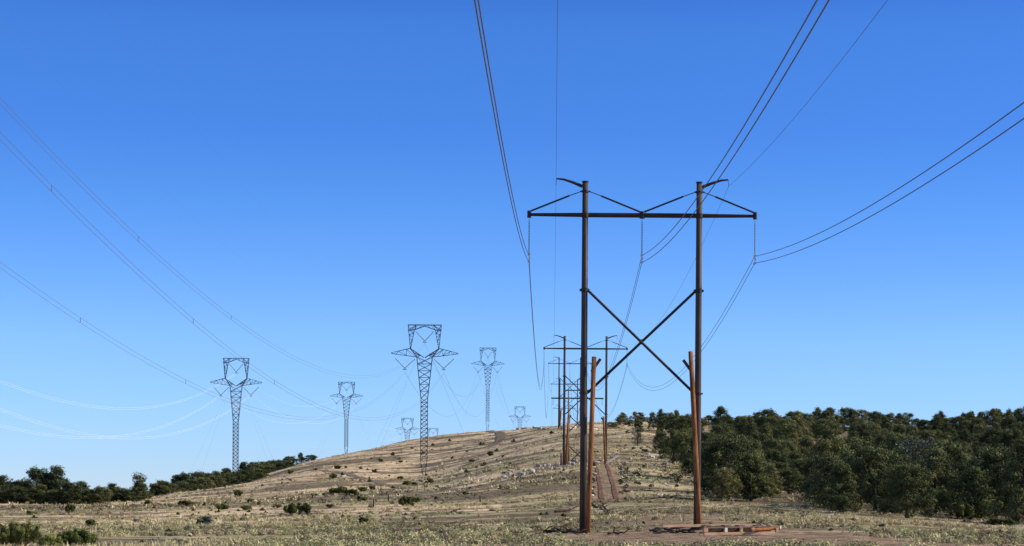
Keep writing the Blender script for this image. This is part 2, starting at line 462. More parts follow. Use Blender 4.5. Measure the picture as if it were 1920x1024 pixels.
# ------------------------------------------------------------------ foliage builders
def leaf_cloud(cent, rad, per, size, flat=.75, shell=.55):
    """cent (n,3), rad (n,), returns verts, faces, tone"""
    n = len(cent); k = n * per
    d = rng.normal(size=(n, per, 3)); d /= np.linalg.norm(d, axis=-1, keepdims=True)
    rr = (shell + (1.08 - shell) * rng.random((n, per))) * rad[:, None]
    p = cent[:, None] + d * rr[..., None] * np.array([1, 1, flat])
    p = p.reshape(-1, 3); d = d.reshape(-1, 3)
    nrm = d + rng.normal(size=(k, 3)) * .38; nrm /= np.linalg.norm(nrm, axis=1, keepdims=True)
    a = np.cross(nrm, rng.normal(size=(k, 3))); a /= np.linalg.norm(a, axis=1, keepdims=True)
    b_ = np.cross(nrm, a)
    s = size * rng.uniform(.55, 1.4, k)[:, None]
    v = np.stack([p - a * s, p - b_ * s * .55, p + a * s, p + b_ * s * .55], 1).reshape(-1, 3)
    f = np.arange(k * 4).reshape(-1, 4)
    t = np.repeat(np.clip(rng.normal(.42, .09, k) + np.repeat(rng.normal(0, .20, n), per) + .22 * d[:, 2], 0, 1), 4)  # upward leaves get a lighter tone, top light painted into each lobe
    return v, f, t

# low rounded sage and snakeweed mounds, far too many to count
def mounds(name, n, y0, y1, per, r0, r1, leaf, py, label):
    Y = y0 * (y1 / y0) ** (rng.random(n) ** py); X = rng.uniform(-.27, .27, n) * Y
    tz, dz_, wz, sz_ = zones(X, Y)
    nn = fbm(X, Y, 18, 3, 71)
    keep = (rng.random(n) > dz_ * 1.1) & (rng.random(n) > tz * .75) & (nn > -.22 + rng.random(n) * .3) & (rng.random(n) > wz * .6) & ~near_track(X, Y, 1.5)
    X, Y, sz_ = X[keep], Y[keep], sz_[keep]; n = len(X)
    rad = r0 + (r1 - r0) * rng.random(n) ** 2
    c = np.stack([X, Y, ground(X, Y) + rad * .25], -1)
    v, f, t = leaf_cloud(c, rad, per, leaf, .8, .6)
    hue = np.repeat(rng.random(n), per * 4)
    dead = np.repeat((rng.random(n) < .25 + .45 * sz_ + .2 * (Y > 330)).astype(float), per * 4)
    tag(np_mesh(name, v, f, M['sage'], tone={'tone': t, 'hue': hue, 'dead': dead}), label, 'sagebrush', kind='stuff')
mounds('sagebrush', 12000, 80, 330, 110, .16, .52, .045, 1.25, 'low rounded grey green sage mounds scattered over the near plain')
mounds('hill_sagebrush', 9000, 300, 1100, 24, .3, .85, .15, .85, 'small dull scrub mounds scattered over the hillside')

def crown_points(kind, H, W, r):
    """lobe centres of a crown for a tree H tall and W wide"""
    n = {'round': 76, 'open': 50, 'tall': 62, 'lean': 34, 'flat': 66}[kind]
    C = []
    lean = r.uniform(-.12, .12) if kind != 'lean' else .3
    for i in range(n):
        t = r.random() ** .85
        if kind == 'tall': prof = (1 - t) ** .7 * .95 + .12
        elif kind == 'flat': prof = (math.sin(math.pi * min(1, t * .8 + .25))) * .95 + .08
        elif kind == 'open': prof = .45 + .5 * math.sin(t * 7.3 + r.random() * 1.5) ** 2 * (1 - t * .5)
        elif kind == 'lean': prof = .62 * (1 - t * .6)
        else: prof = math.sqrt(max(0, 1 - (t * 1.15 - .32) ** 2 / .75)) * .92 + .08
        z = H * (.07 + .87 * t)
        an = r.random() * 2 * math.pi; q = (r.random() ** .45) * prof * W / 2
        C.append((math.cos(an) * q + lean * W * t, math.sin(an) * q, z))
    return np.array(C)

def make_tree(name, kind, H, W, seed, fol, leaf=.13, per=95):
    r = random.Random(seed)
    C = crown_points(kind, H, W, r)
    rad = np.array([r.uniform(.065, .155) for _ in C]) * W * (1.1 if kind in ('open', 'lean') else 1.2)
    root = empty(name)
    tb = MB()
    top = Vector((C[:, 0].mean() * 1.1, C[:, 1].mean(), H * .8))
    trunk = [Vector((0, 0, -.4)), Vector((r.uniform(-.1, .1), 0, H * .12)), Vector((r.uniform(-.2, .2), r.uniform(-.2, .2), H * .38)), Vector((0, 0, 0)) + top * .75, top]
    tb.path(trunk, .035 * H, 7, .008 * H)
    for i in r.sample(range(len(C)), min(14, len(C))):
        c = Vector(C[i]); s = trunk[1].lerp(trunk[3], min(1, max(0, c.z / H * .7)))
        mid = s.lerp(c, .5) + Vector((0, 0, -.04 * H))
        tb.path([s, mid, c], .014 * H, 5, .004 * H)
    tb.build('trunk', M['bark'], root, True)
    v, f, t = leaf_cloud(C, rad, per, leaf)
    # outlying sprigs break the outline
    C2 = C + np.clip(rng.normal(size=C.shape), -1.3, 1.3) * W * .085; v2, f2, t2 = leaf_cloud(C2, rad * .7, per // 4, leaf, 1.0, .2)
    v = np.concatenate([v, v2]); f = np.concatenate([f, f2 + len(v) - len(v2)]); t = np.concatenate([t, t2])
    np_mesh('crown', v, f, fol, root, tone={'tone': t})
    return root

def make_shrub(name, seed, fol, leaf=.07, n=14, per=60, fine=False):
    """unit shrub about 1 wide and .75 tall"""
    r = random.Random(seed)
    C = []
    for i in range(n):
        an = r.random() * 6.283; q = r.random() ** .6 * .33; C.append((math.cos(an) * q, math.sin(an) * q, .12 + r.random() * .45 * (1 - q * 1.2)))
    C = np.array(C); rad = np.array([r.uniform(.10, .19) for _ in C])
    v, f, t = leaf_cloud(C, rad, per, leaf, .9, .4)
    root = empty(name)
    tb = MB()
    for c in C[:7]:
        c = Vector(c); tb.path([Vector((c.x * .15, c.y * .15, -.1)), c * .5, c], .022, 5, .008)
    tb.build('stem', M['bark'], root, True)
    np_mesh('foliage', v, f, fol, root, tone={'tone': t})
    return root

ORD = ['first', 'second', 'third', 'fourth', 'fifth', 'sixth', 'seventh', 'eighth', 'ninth', 'tenth', 'eleventh', 'twelfth',
       'thirteenth', 'fourteenth', 'fifteenth', 'sixteenth', 'seventeenth', 'eighteenth', 'nineteenth', 'twentieth', 'twenty-first',
       'twenty-second', 'twenty-third', 'twenty-fourth', 'twenty-fifth', 'twenty-sixth', 'twenty-seventh', 'twenty-eighth', 'twenty-ninth',
       'thirtieth', 'thirty-first', 'thirty-second', 'thirty-third', 'thirty-fourth', 'thirty-fifth', 'thirty-sixth', 'thirty-seventh', 'thirty-eighth', 'thirty-ninth', 'fortieth']

class Pool:
    """prototypes used first themselves and copied afterwards"""
    def __init__(s, makers): s.p = [m() for m in makers]; s.used = [False] * len(s.p)
    def get(s, i):
        i %= len(s.p)
        if not s.used[i]: s.used[i] = True; return s.p[i]
        return copy_tree(s.p[i])
    def purge(s):
        for o, u in zip(s.p, s.used):
            if not u:
                for c in list(o.children): bpy.data.objects.remove(c)
                bpy.data.objects.remove(o)

def put(o, x, y, sx, sz, rz, sink=.0):
    o.location = (x, y, gz(x, y) - sink); o.scale = (sx, sx, sz); o.rotation_euler = (0, 0, rz)

# ---- forest on the right
kinds = ['round', 'tall', 'round', 'flat', 'open', 'round', 'tall', 'flat']
FP = Pool([(lambda k=k, i=i: make_tree('pinyon_tree', k, 6.5, 5.4 if k != 'tall' else 4.4, 100 + i, M['pinyon_foliage'], .085, 190)) for i, k in enumerate(kinds)])
forest = []
def edge_px(Y):      # left edge of the wood, as a bearing
    return np.interp(Y, [200, 235, 300, 400, 550, 700, 760, 900], [1560, 1345, 1325, 1290, 1262, 1235, 1165, 1150])
cand = []
fr = random.Random(5)
for _ in range(9000):
    Y = 190 * (900 / 190) ** (fr.random() ** .9)
    px = fr.uniform(1130, 2120)
    if px < edge_px(Y) + 10: continue
    if px > 1540 and Y < np.interp(px, [1540, 1920, 2150], [212, 192, 190]): continue
    if px <= 1540 and Y < 240: continue
    if 1452 < px < 1548 and Y < 292: continue
    X = (px - HX) / F * Y
    d = 3.3 + Y / 84 if Y < 430 else 9.6
    if px > 1930: d *= 1.6
    if all((X - x) ** 2 + ((Y - y) * .8) ** 2 > d * d for x, y in forest):
        forest.append((X, Y))
    if len(forest) >= 520: break
# hand set specimens of the front row (px, base py, height px)
front = [(1366, 938, 118), (1408, 940, 92), (1340, 925, 100), (1318, 905, 92), (1262, 868, 60), (1243, 850, 40), (1286, 882, 68),
         (1592, 952, 104), (1640, 957, 118), (1690, 962, 92), (1752, 965, 120), (1812, 968, 96), (1868, 972, 128), (1578, 944, 84), (1915, 974, 110)]
frontw = []
for k, (px, py, hp) in enumerate(front):
    p = hit(px, py); h = hp * p.y / F; frontw.append((px, p, h))
forest = [f for f in forest if all((f[0] - p.x) ** 2 + (f[1] - p.y) ** 2 > 12 for _, p, _ in frontw)]
for k, (px, p, h) in enumerate(sorted(frontw, key=lambda t: t[0])):
    o = FP.get([0, 3, 5, 2, 7, 0, 1, 5, 3, 2, 6, 7, 0, 5, 2][k]); s = h / 6.3
    put(o, p.x, p.y, s * 1.05, s, k * 1.3)
    tag(o, f'large dark pinyon tree, {ORD[k]} from the left along the front edge of the forest', 'tree', 'trees of the forest on the right')
CX = [1150, 1165, 1210, 1250, 1290, 1350, 1400, 1440, 1480, 1560, 1600, 1650, 1700, 1740, 1780, 1840, 1900, 1940]
CY = [785, 778, 776, 770, 773, 780, 775, 776, 777, 766, 771, 774, 778, 779, 774, 767, 765, 764]
px = 1150; k = 0
while px < 1960:
    Y = 770 + fr.uniform(0, 170); t = at(px, np.interp(px, CX, CY) + fr.choice([-4, -1, 2, 4, 7, 10]), Y); g = gz(t.x, Y)
    o = FP.get([0, 6, 3, 4, 7, 1][k % 6]); h = max(2.2, t.z - g); w_ = fr.uniform(26, 42) * Y / F / 5.2
    if px < 1300: w_ *= .72
    put(o, t.x, Y, w_ * 1.1, h / 6.3, fr.uniform(0, 6.28))
    tag(o, 'distant dark evergreen tree on the skyline rim of the right hand forest', 'tree', 'trees of the forest on the right')
    px += fr.uniform(9, 17) * (.8 if px < 1300 else 1); k += 1
forest = [f for f in forest if f[1] < 760]
nearf = sorted([f for f in forest if f[1] < 430], key=lambda t: t[1] + fr.uniform(0, 90))[:138]
farf = [f for f in forest if f[1] >= 430]; fr.shuffle(farf)
forest = nearf + farf[:98] + [((q - HX) / F * y, y) for q, y in ((1458, 380), (1472, 430), (1462, 500), (1476, 560), (1466, 640), (1440, 700))]
forest.sort(key=lambda t: t[1])
for k, (x, y) in enumerate(forest):
    o = FP.get(k * 5 + fr.randrange(3)); s = fr.choice([.55, .68, .78, .86, .95, 1.08]) * (1.0 if y < 400 else 1.08)
    if (x / y) * F + HX < 1300 and y > 650: s *= .72
    if y > 430: s = fr.uniform(1.0, 1.28)
    if (x / y) * F + HX < 1300 and y > 650: s *= .7
    put(o, x, y, s * fr.uniform(1.0, 1.25), s * fr.uniform(.85, 1.2), fr.uniform(0, 6.28), .2)
    if y > 640: lb = 'distant dark evergreen tree on the skyline rim of the right hand forest'
    elif y > 330: lb = 'dark evergreen tree packed in the middle slope of the right hand forest'
    else: lb = 'dark green tree standing just behind the front row of the right hand forest'
    tag(o, lb, 'tree', 'trees of the forest on the right')
# pale twiggy trees and loners beside the wood
GP = Pool([lambda: make_tree('juniper_tree', 'open', 5.5, 4.6, 301, M['grey_foliage'], .10, 45), lambda: make_tree('pinyon_tree', 'round', 4.6, 3.6, 302, M['pinyon_foliage'], .11, 80)])
for px, py, hp, i, lb in [(1195, 837, 34, 0, 'thin grey green tree standing alone on the slope left of the forest'),
                          (1198, 812, 24, 1, 'small dark tree above the thin grey tree on the slope'),
                          (1237, 826, 22, 1, 'small round tree at the upper left corner of the forest'),
                          (1715, 935, 110, 0, 'bare greyish brown half dead tree among dark forest trees')]:
    p = hit(px, py); h = hp * p.y / F; o = GP.get(i); s = h / (5.3 if i == 0 else 4.5)
    put(o, p.x, p.y, s, s, px); tag(o, lb, 'tree')

# ---- trees on the left skyline (px, top py, width px, depth, kind)
LP = Pool([(lambda k=k, i=i: make_tree('pinyon_tree', k, 6.5, w, 200 + i, M['left_foliage'], .11, 120)) for i, (k, w) in enumerate([('round', 5.0), ('tall', 4.8), ('lean', 4.2), ('tall', 4.0), ('round', 5.2)])])
left = [(-22, 896, 50, 470, 0), (2, 894, 40, 480, 1), (22, 905, 36, 470, 0), (44, 902, 36, 490, 4), (68, 881, 46, 470, 0), (90, 889, 40, 480, 0), (110, 877, 44, 470, 1),
        (130, 906, 34, 460, 0), (150, 905, 28, 500, 3), (168, 918, 30, 480, 0), (187, 925, 26, 500, 4), (209, 908, 30, 520, 1), (243, 888, 36, 500, 2), (258, 912, 26, 520, 0),
        (270, 909, 24, 560, 3), (289, 914, 24, 600, 0), (306, 903, 36, 600, 0), (331, 893, 28, 720, 3), (347, 889, 30, 720, 0), (370, 886, 34, 740, 4), (392, 889, 30, 760, 0),
        (408, 885, 28, 760, 1), (424, 880, 26, 770, 3), (456, 868, 28, 780, 1), (474, 868, 30, 800, 0), (493, 867, 32, 820, 0), (514, 864, 30, 850, 4), (541, 857, 30, 880, 0), (527, 864, 26, 860, 0), (483, 880, 30, 780, 0), (440, 890, 30, 780, 0), (398, 899, 30, 740, 0), (340, 905, 30, 700, 0)]
left += [(x, float(np.interp(x, [300, 440, 560], [912, 886, 866])), 30, float(np.interp(x, [300, 440, 560], [640, 730, 880])), (x // 9) % 2 * 4) for x in range(300, 560, 20)]
left += [(198, 929, 28, 500, 0), (224, 915, 28, 505, 4), (236, 924, 28, 500, 0)]
left += [(x, 908 + (x * 13) % 23, 30, 462, (x // 9) % 2 * 4) for x in range(-10, 190, 22)]
left.sort(key=lambda t: t[0])
LN = ORD + ['forty-first', 'forty-second', 'forty-third', 'forty-fourth', 'forty-fifth', 'forty-sixth', 'forty-seventh', 'forty-eighth', 'forty-ninth', 'fiftieth', 'fifty-first', 'fifty-second', 'fifty-third', 'fifty-fourth', 'fifty-fifth', 'fifty-sixth', 'fifty-seventh', 'fifty-eighth', 'fifty-ninth', 'sixtieth']
for k, (px, pt, w, Y, i) in enumerate(left):
    t = at(px, pt, Y); g = gz(t.x, Y)
    dp = 1.6 if Y > 550 else .7; h = max(3.0, t.z - g) + dp; s = w * Y / F / [5.0, 4.4, 3.6, 3.8, 5.0][i]
    o = LP.get(i); put(o, t.x, Y, s * 1.35, h / 6.2, k * 2.1 if i != 2 else .2, dp)
    tag(o, f'dark pinyon tree, {LN[k]} from the left in the tree line behind the left plain', 'tree', 'trees along the left skyline')
for px, pt, w, i, lb in [(565, 849, 16, 1, 'small ragged tree alone on the left hill crest, the taller of two'), (584, 853, 22, 4, 'low dark tree on the left hill crest, right of the ragged one')]:
    Y = 985; t = at(px, pt, Y); g = gz(t.x, Y); o = LP.get(i); s = w * Y / F / 5; put(o, t.x, Y, s * 1.2, max(2.5, t.z - g) / 6.4, 1.0); tag(o, lb, 'tree')
for P in (FP, GP, LP): P.purge()

# ---- shrubs on the hill and plain: (px, base py, width px, height px, label, mat index)
SP = Pool([(lambda i=i: make_shrub('juniper_shrub', 400 + i, M['shrub_foliage'], .075, 15, 60)) for i in range(3)] + [lambda: make_shrub('sage_shrub', 410, M['grey_foliage'], .05, 16, 70)])
shr = [(545, 966, 26, 27, 'dark green shrub on the plain, left one of the touching pair', 0), (571, 966, 24, 29, 'dark green shrub on the plain, right one of the touching pair', 1),
       (587, 932, 15, 9, 'tiny dark shrub on pale grass left of the bush cluster', 2), (608, 930, 9, 8, 'very small shrub just left of the mid hill bush cluster', 0),
       (624, 927, 19, 15, 'dark bush, left end of the mid hill cluster', 1), (640, 927, 23, 19, 'tallest dark bush of the mid hill cluster', 2),
       (662, 931, 28, 17, 'wide green bush in the middle of the mid hill cluster', 0), (681, 922, 18, 11, 'olive bush behind the wide one in the mid hill cluster', 1),
       (699, 919, 15, 11, 'round dark bush at the right end of the mid hill cluster', 2), (677, 941, 21, 14, 'dark bush in front of and below the mid hill cluster', 0),
       (762, 949, 30, 25, 'leafy green bush, larger of the pair below the lattice tower', 1), (782, 944, 17, 15, 'green bush, smaller of the pair below the lattice tower', 2),
       (805, 908, 16, 15, 'round dark bush directly right of the lattice tower foot', 0), (763, 910, 20, 11, 'low bush just left of the lattice tower foot', 1),
       (777, 910, 13, 8, 'low bush touching the foot of the lattice tower', 2), (624, 898, 15, 12, 'round shrub on the left flank above the bush cluster', 0),
       (633, 880, 13, 9, 'small shrub high on the left flank of the hill', 1), (543, 889, 15, 11, 'shrub just right of the skyline trees on the hill edge', 2),
       (703, 887, 11, 9, 'small shrub on the upper slope left of the lattice tower', 0), (751, 900, 11, 9, 'small shrub close above the lattice tower bushes', 1),
       (751, 868, 9, 6, 'tiny shrub high on the slope left of the lattice tower', 2), (715, 867, 9, 7, 'tiny shrub on the upper slope below the crest', 0),
       (920, 855, 15, 11, 'dark square shrub below the curved hill path', 1), (885, 867, 13, 7, 'low dark shrub lower left of the curved hill path', 2),
       (873, 929, 12, 9, 'small dark shrub on the mid slope left of the stone row', 0), (681, 982, 17, 16, 'lone dark shrub on the near plain below the hill', 1),
       (619, 953, 16, 10, 'low shrub on the plain between larger bushes', 2), (520, 953, 18, 11, 'olive shrub at the foot of the hill left of the pair', 0),
       (277, 948, 15, 13, 'small round shrub where the left hill slope begins', 1), (350, 949, 32, 14, 'long low shrub at the foot of the left slope', 2),
       (415, 957, 25, 15, 'rounded dark shrub at the hill foot below the far tower', 0), (446, 931, 17, 15, 'dark shrub on the slope below the leftmost tower', 1),
       (470, 942, 16, 9, 'flat dark shrub on the slope right of the leftmost tower', 2), (463, 957, 24, 11, 'flat shrub at the foot of the left slope', 1),
       (171, 989, 22, 20, 'pointed dark shrub on the left plain near the big bushes', 2), (57, 966, 22, 10, 'low shrub before the left tree line', 0),
       (131, 962, 18, 22, 'upright bushy shrub against the left tree line', 1), (104, 993, 12, 7, 'tiny dark shrub behind the big corner bush', 0),
       (386, 985, 38, 22, 'sprawling grey green sage bush on the left plain', 3), (352, 996, 13, 13, 'small upright sage shrub on the left plain', 3),
       (343, 1026, 26, 18, 'green shrub tip at the bottom edge of the plain', 2), (1805, 974, 36, 42, 'rounded olive shrub in front of the forest at right', 0),
       (1745, 968, 30, 20, 'pale olive sage bush at the forest edge', 3), (1865, 984, 30, 16, 'dark low shrub in front of the forest at right', 1),
       (1893, 986, 24, 15, 'dark low shrub near the right picture edge', 2), (1840, 970, 30, 26, 'green shrub between forest trunks at far right', 1),
       (1228, 975, 12, 8, 'tiny dry shrub on bare earth between the steel poles', 3), (1510, 925, 14, 12, 'small shrub in the forest clearing', 0),
       (1210, 848, 14, 8, 'low dark shrub below the thin grey tree', 2), (1262, 895, 14, 9, 'small round shrub between the right steel pole and track', 1),
       (1195, 893, 12, 9, 'small shrub on the slope right of the dirt track', 0), (1850, 1000, 14, 7, 'tiny sage shrub on the plain before the forest', 3),
       (998, 982, 14, 7, 'tiny sage tuft shrub left of the left steel pole', 3)]
for k, (px, py, w, h, lb, i) in enumerate(shr):
    p = hit(px, py); o = SP.get(i); s = w * p.y / F
    put(o, p.x, p.y, s * 1.2, h * p.y / F / .72, k * 1.7); tag(o, lb, 'shrub')
    if i == 3: o.name = 'sage_shrub'
SP.purge()
# tiny dark shrublets dotted over the hill
TP = Pool([lambda: make_shrub('low_shrub', 420, M['shrub_foliage'], .12, 7, 30), lambda: make_shrub('low_shrub', 421, M['grey_foliage'], .12, 7, 30)])
sr = random.Random(9)
for k in range(150):
    px = sr.uniform(330, 1230); sk = np.interp(px, [330, 430, 650, 914, 1230], [945, 925, 858, 815, 806]); py = sk + (985 - sk) * sr.random() ** .95
    p = hit(px, py); s = sr.uniform(5, 11) * p.y / F
    if abs(px - 1130) < 40: continue
    o = TP.get(0 if sr.random() < .75 else 1); put(o, p.x, p.y, s * 1.2, s * .9, px)
    tag(o, 'tiny dark shrub dotting the open hillside', 'shrub', 'tiny shrubs dotted over the hill')
for k in range(130):
    px, py = sr.uniform(-10, 1080), 952 + 66 * sr.random() ** .9
    if k % 3 == 0: px, py = sr.uniform(1320, 1930), sr.uniform(975, 1012)
    p = hit(px, py); s = sr.uniform(5, 13) * p.y / F
    if zones(np.array([p.x]), np.array([p.y]))[1][0] > .4: continue
    o = TP.get(0 if sr.random() < .45 else 1); put(o, p.x, p.y, s * 1.4, s * .8, px)
    tag(o, 'small dull scrub clump low in the near grass', 'shrub', 'scrub clumps in the near grass')
for k in range(60):
    e = k % 3
    px, py = ((sr.uniform(1107, 1116), sr.uniform(872, 938)), (sr.uniform(1162, 1176), sr.uniform(872, 930)), (sr.uniform(1180, 1300), sr.uniform(850, 945)))[e]
    p = hit(px, py); s = sr.uniform(5, 12) * p.y / F
    o = TP.get(0 if sr.random() < .5 else 1); put(o, p.x, p.y, s * 1.3, s * .8, px)
    tag(o, 'small dark brush clump among the rubble by the red track', 'shrub', 'brush clumps beside the track')
TP.purge()

# ---- big leafy bushes at the bottom left corner
def big_bush(px, pt, wpx, Y, seed, lb):
    t = at(px, pt, Y); g = gz(t.x, Y); H = t.z - g + .05; W = wpx * Y / F
    r = random.Random(seed); root = empty('juniper_bush', (t.x, Y, g))
    st = MB(); C = []
    for i in range(60):
        an = r.random() * 6.283; q = r.random() ** .6 * W * .42
        top = Vector((math.cos(an) * q, math.sin(an) * q, H * r.uniform(.45, 1.0) * (1 - .45 * (q / (W * .5)) ** 2)))
        st.path([Vector((top.x * .1, top.y * .1, -.1)), Vector((top.x * .6, top.y * .6, top.z * .5)), top], .022, 5, .006)
        for s_ in (.55, .7, .85, .97): C.append(tuple(Vector((top.x * (.5 + .5 * s_), top.y * (.5 + .5 * s_), top.z * s_))))
    st.build('stem', M['bark'], root, True)
    C = np.array(C); v, f, tt = leaf_cloud(C, np.array([r.uniform(.08, .17) for _ in C]), 150, .030, 1.2, .1)
    np_mesh('foliage', v, f, M['bush_foliage'], root, tone={'tone': tt})
    tag(root, lb, 'bush')
big_bush(30, 978, 120, 88, 1, 'large leafy green bush in the bottom left corner')
big_bush(145, 994, 84, 86, 2, 'leafy green bush, the smaller one beside the corner bush')
big_bush(95, 1008, 50, 84, 3, 'low green bush sprig wedged between the two corner bushes')

# ------------------------------------------------------------------ steel H frame pylons
D1 = 150.0; S1 = F / D1
ARMZ, TOPZ = 22.35, 24.65
def h_frame():
    r = empty('steel_pylon')
    R = .225
    for sx in (-1, 1):
        x = sx * 3.99
        p = MB(); p.path([(x, 0, -1.5), (x, 0, 7), (x, 0, 16), (x, 0, TOPZ)], .255, 20, .20)
        po = p.build('pole', M['weathering_steel'], r, True)
        for nm, z, rr, hh in (('cap', TOPZ + .03, .24, .08), ('collar', 9.9, .27, .14), ('collar', 17.1, .25, .26), ('collar', ARMZ, .27, .30), ('collar', 24.0, .26, .14)):
            c = MB(); c.bar((x, 0, z - hh / 2), (x, 0, z + hh / 2), rr, n=16); 
            if nm == 'collar': c.box((x + .28, 0, z), .14, .18, hh * .6); c.box((x - .28, 0, z), .14, .18, hh * .6)
            c.build(nm, M['weathering_steel_dark'], po)
        d = MB(); d.path([(x + sx * .2, 0, 24.35), (x + sx * .85, 0, 24.62), (x + sx * 1.5, 0, 24.83), (x + sx * 2.02, 0, 24.88)], .12, 8, .055)
        dv = d.build('davit_arm', M['weathering_steel_dark'], r)
        h = MB(); h.bar((x + sx * 2.02, 0, 24.84), (x + sx * 2.05, 0, 24.42), .03); h.build('wire_hanger', M['insulator_grey'], dv)
        # suspension rods out and in
        for q in (-1, 1):
            m_ = MB(); m_.bar((x + q * .28, 0, 24.0), (x + q * 1.15, 0, 23.68), .03, n=6); m_.bar((x + q * 1.12, 0, 23.69), (x + q * 3.9, 0, ARMZ + .22), .065, n=8)
            m_.build('brace_rod', M['weathering_steel_dark'], r)
        xb = MB(); xb.bar((x - sx * .25, .12 * sx, 17.05), (-x + sx * .3, .12 * sx, 9.95), .095, n=10)
        xb.build('cross_brace', M['weathering_steel_dark'], r)
    a = MB()
    for x0, x1, r0, r1 in ((-7.86, -4.2, .11, .155), (-3.75, 0, .17, .17), (0, 3.75, .17, .17), (4.2, 7.86, .155, .11)):
        a.bar((x0, 0, ARMZ), (x1, 0, ARMZ), r0, r1, n=8)
    ar = a.build('crossarm', M['weathering_steel_dark'], r)
    for x in (-7.9, 0, 7.9):
        c = MB(); c.bar((x, 0, ARMZ - .22), (x, 0, ARMZ + .27), .15 if x else .19, n=8); c.build('end_plate', M['weathering_steel_dark'], ar)
        i = MB(); i.bar((x, 0, ARMZ - .3), (x, 0, ARMZ - 2.72), .028, n=6)
        for k in range(20): i.bar((x, 0, ARMZ - .5 - k * .11), (x, 0, ARMZ - .545 - k * .11), .055, n=8)
        io = i.build('insulator_string', M['insulator_grey'], r)
        g = MB(); g.bar((x, -.05, ARMZ - 2.72), (x, .05, ARMZ - 3.38), .03, n=5)
        for z in (2.78, 3.28): g.box((x, 0, ARMZ - z), .17, .35, .13)
        g.box((x + .04, 0, ARMZ - 3.03), .1, .1, .2)
        g.build('yoke_clamp', M['clamp_pale'], io)
    c = MB(); c.box((0, 0, 13.5), .28, .3, .34); c.build('brace_joint', M['weathering_steel_dark'], r)
    return r

C1 = at(1204, 404, D1)                                  # crossarm middle
DIR = Vector(((1038 - HX) / F, 1, 0))
steel = []
specs = [(D1, None, 1204, 404, 'tall rust brown steel pylon in the foreground, two poles and a wide X brace'),
         (408.0, None, 1098, 654, 'rust brown steel pylon, second in the row, smaller behind the foreground one'),
         (795.0, None, 1068.5, 682, 'dark steel pylon, third in the row, on the hill crest'),
         (975.0, None, 1066.5, 720.5, 'thin dark steel pylon, fourth in the row, just beyond the crest'),
         (1500.0, None, 1058, 766, 'farthest steel pylon of the row, only a small crossarm above the crest')]
hf = h_frame()
for k, (Y, _, px, py, lb) in enumerate(specs):
    o = hf if k == 0 else copy_tree(hf)
    c = at(px, py, Y); o.location = (c.x, Y, c.z - ARMZ)
    tag(o, lb, 'pylon', 'steel pylons in a row up the hill'); steel.append(o)

# leaning rust poles at the pylon feet
def lean_pole(base, top, r0, r1, stub, stubr, lb, mat='rust_orange', nm='leaning_pole'):
    o = empty(nm, base); base = Vector(base); top = Vector(top)
    m_ = MB(); d = top - base
    m_.path([-d * .02, d * .25, d * .6, d], r0, 16, r1); m_.build('pole', M[mat], o, True)
    if stub:
        s0, s1 = [Vector(s) - base for s in stub]
        m_ = MB(); m_.bar(s0, s1, stubr, n=8); m_.build('stub_arm', M['weathering_steel'], o)
    tag(o, lb, 'pole', 'leaning poles at the pylon feet'); return o
lean_pole(at(1102, 1002, 149.2), at(1114, 669, 149.6), .18, .165, (at(1109, 697, 149.7), at(1126, 673, 149.7)), .11, 'leaning orange rust pole with a short stub arm beside the left pylon pole')
lean_pole(at(1312, 1000, 149.2), at(1295, 659, 149.5), .18, .165, (at(1297, 697, 149.7), at(1281, 675, 149.7)), .11, 'leaning orange rust pole with a short stub arm beside the right pylon pole')
lean_pole(at(1061, 871, 405.5), at(1066.5, 778, 406), .26, .20, (at(1065, 786, 406), at(1071, 779, 406)), .13, 'small leaning orange pole at the left foot of the second pylon')
lean_pole(at(1135, 868, 405.5), at(1131.5, 781, 406), .24, .19, (at(1132, 790, 406), at(1127, 783, 406)), .14, 'small leaning orange pole at the right foot of the second pylon')
lean_pole(at(1049.5, 800, 792), at(1052.5, 767, 792), .3, .25, None, 0, 'short leaning pole at the left foot of the third pylon')

# short dark post
p = hit(1052, 872); o = MB(); o.path([(0, 0, -.3), (.02, 0, 1), (0, 0, 2.3)], .17, 10, .15); o = o.build('short_post', M['dead_wood'], None, True)
o.location = (p.x, p.y, p.z); tag(o, 'short dark upright post left of the second pylon', 'post')

# wooden H frame behind the foreground pole
YW = 422.0; kW = YW / F
wf = empty('wooden_pylon')
b0 = at(1082.5, 868, YW); wf.location = b0
def L(px, py): return at(px, py, YW) - b0
for x in (1066, 1100):
    m_ = MB(); m_.path([L(x, 884), L(x, 800), L(x, 730)], .20, 10, .13); m_.build('pole', M['old_wood'], wf, True)
m_ = MB(); m_.box(L(1082.7, 747), 10.3, .22, .26); m_.build('crossarm', M['dead_wood'], wf)
m_ = MB(); m_.box(L(1083, 732), 4.7, .2, .2); m_.build('upper_arm', M['dead_wood'], wf)
for y0, y1 in ((778, 810), (836, 869)):
    for s in (-1, 1):
        m_ = MB(); a, b_ = L(1083 - s * 17, y0), L(1083 + s * 17, y1); off = Vector((0, s * .15, 0)); m_.bar(a + off, b_ + off, .085, n=6); m_.build('cross_brace', M['dead_wood'], wf)
for x in (1037, 1083, 1129):
    m_ = MB(); m_.bar(L(x, 749), L(x, 760), .05, n=6); m_.build('insulator_string', M['insulator_grey'], wf)
tag(wf, 'old wooden power pylon with two X braces behind the left steel pole', 'pylon')

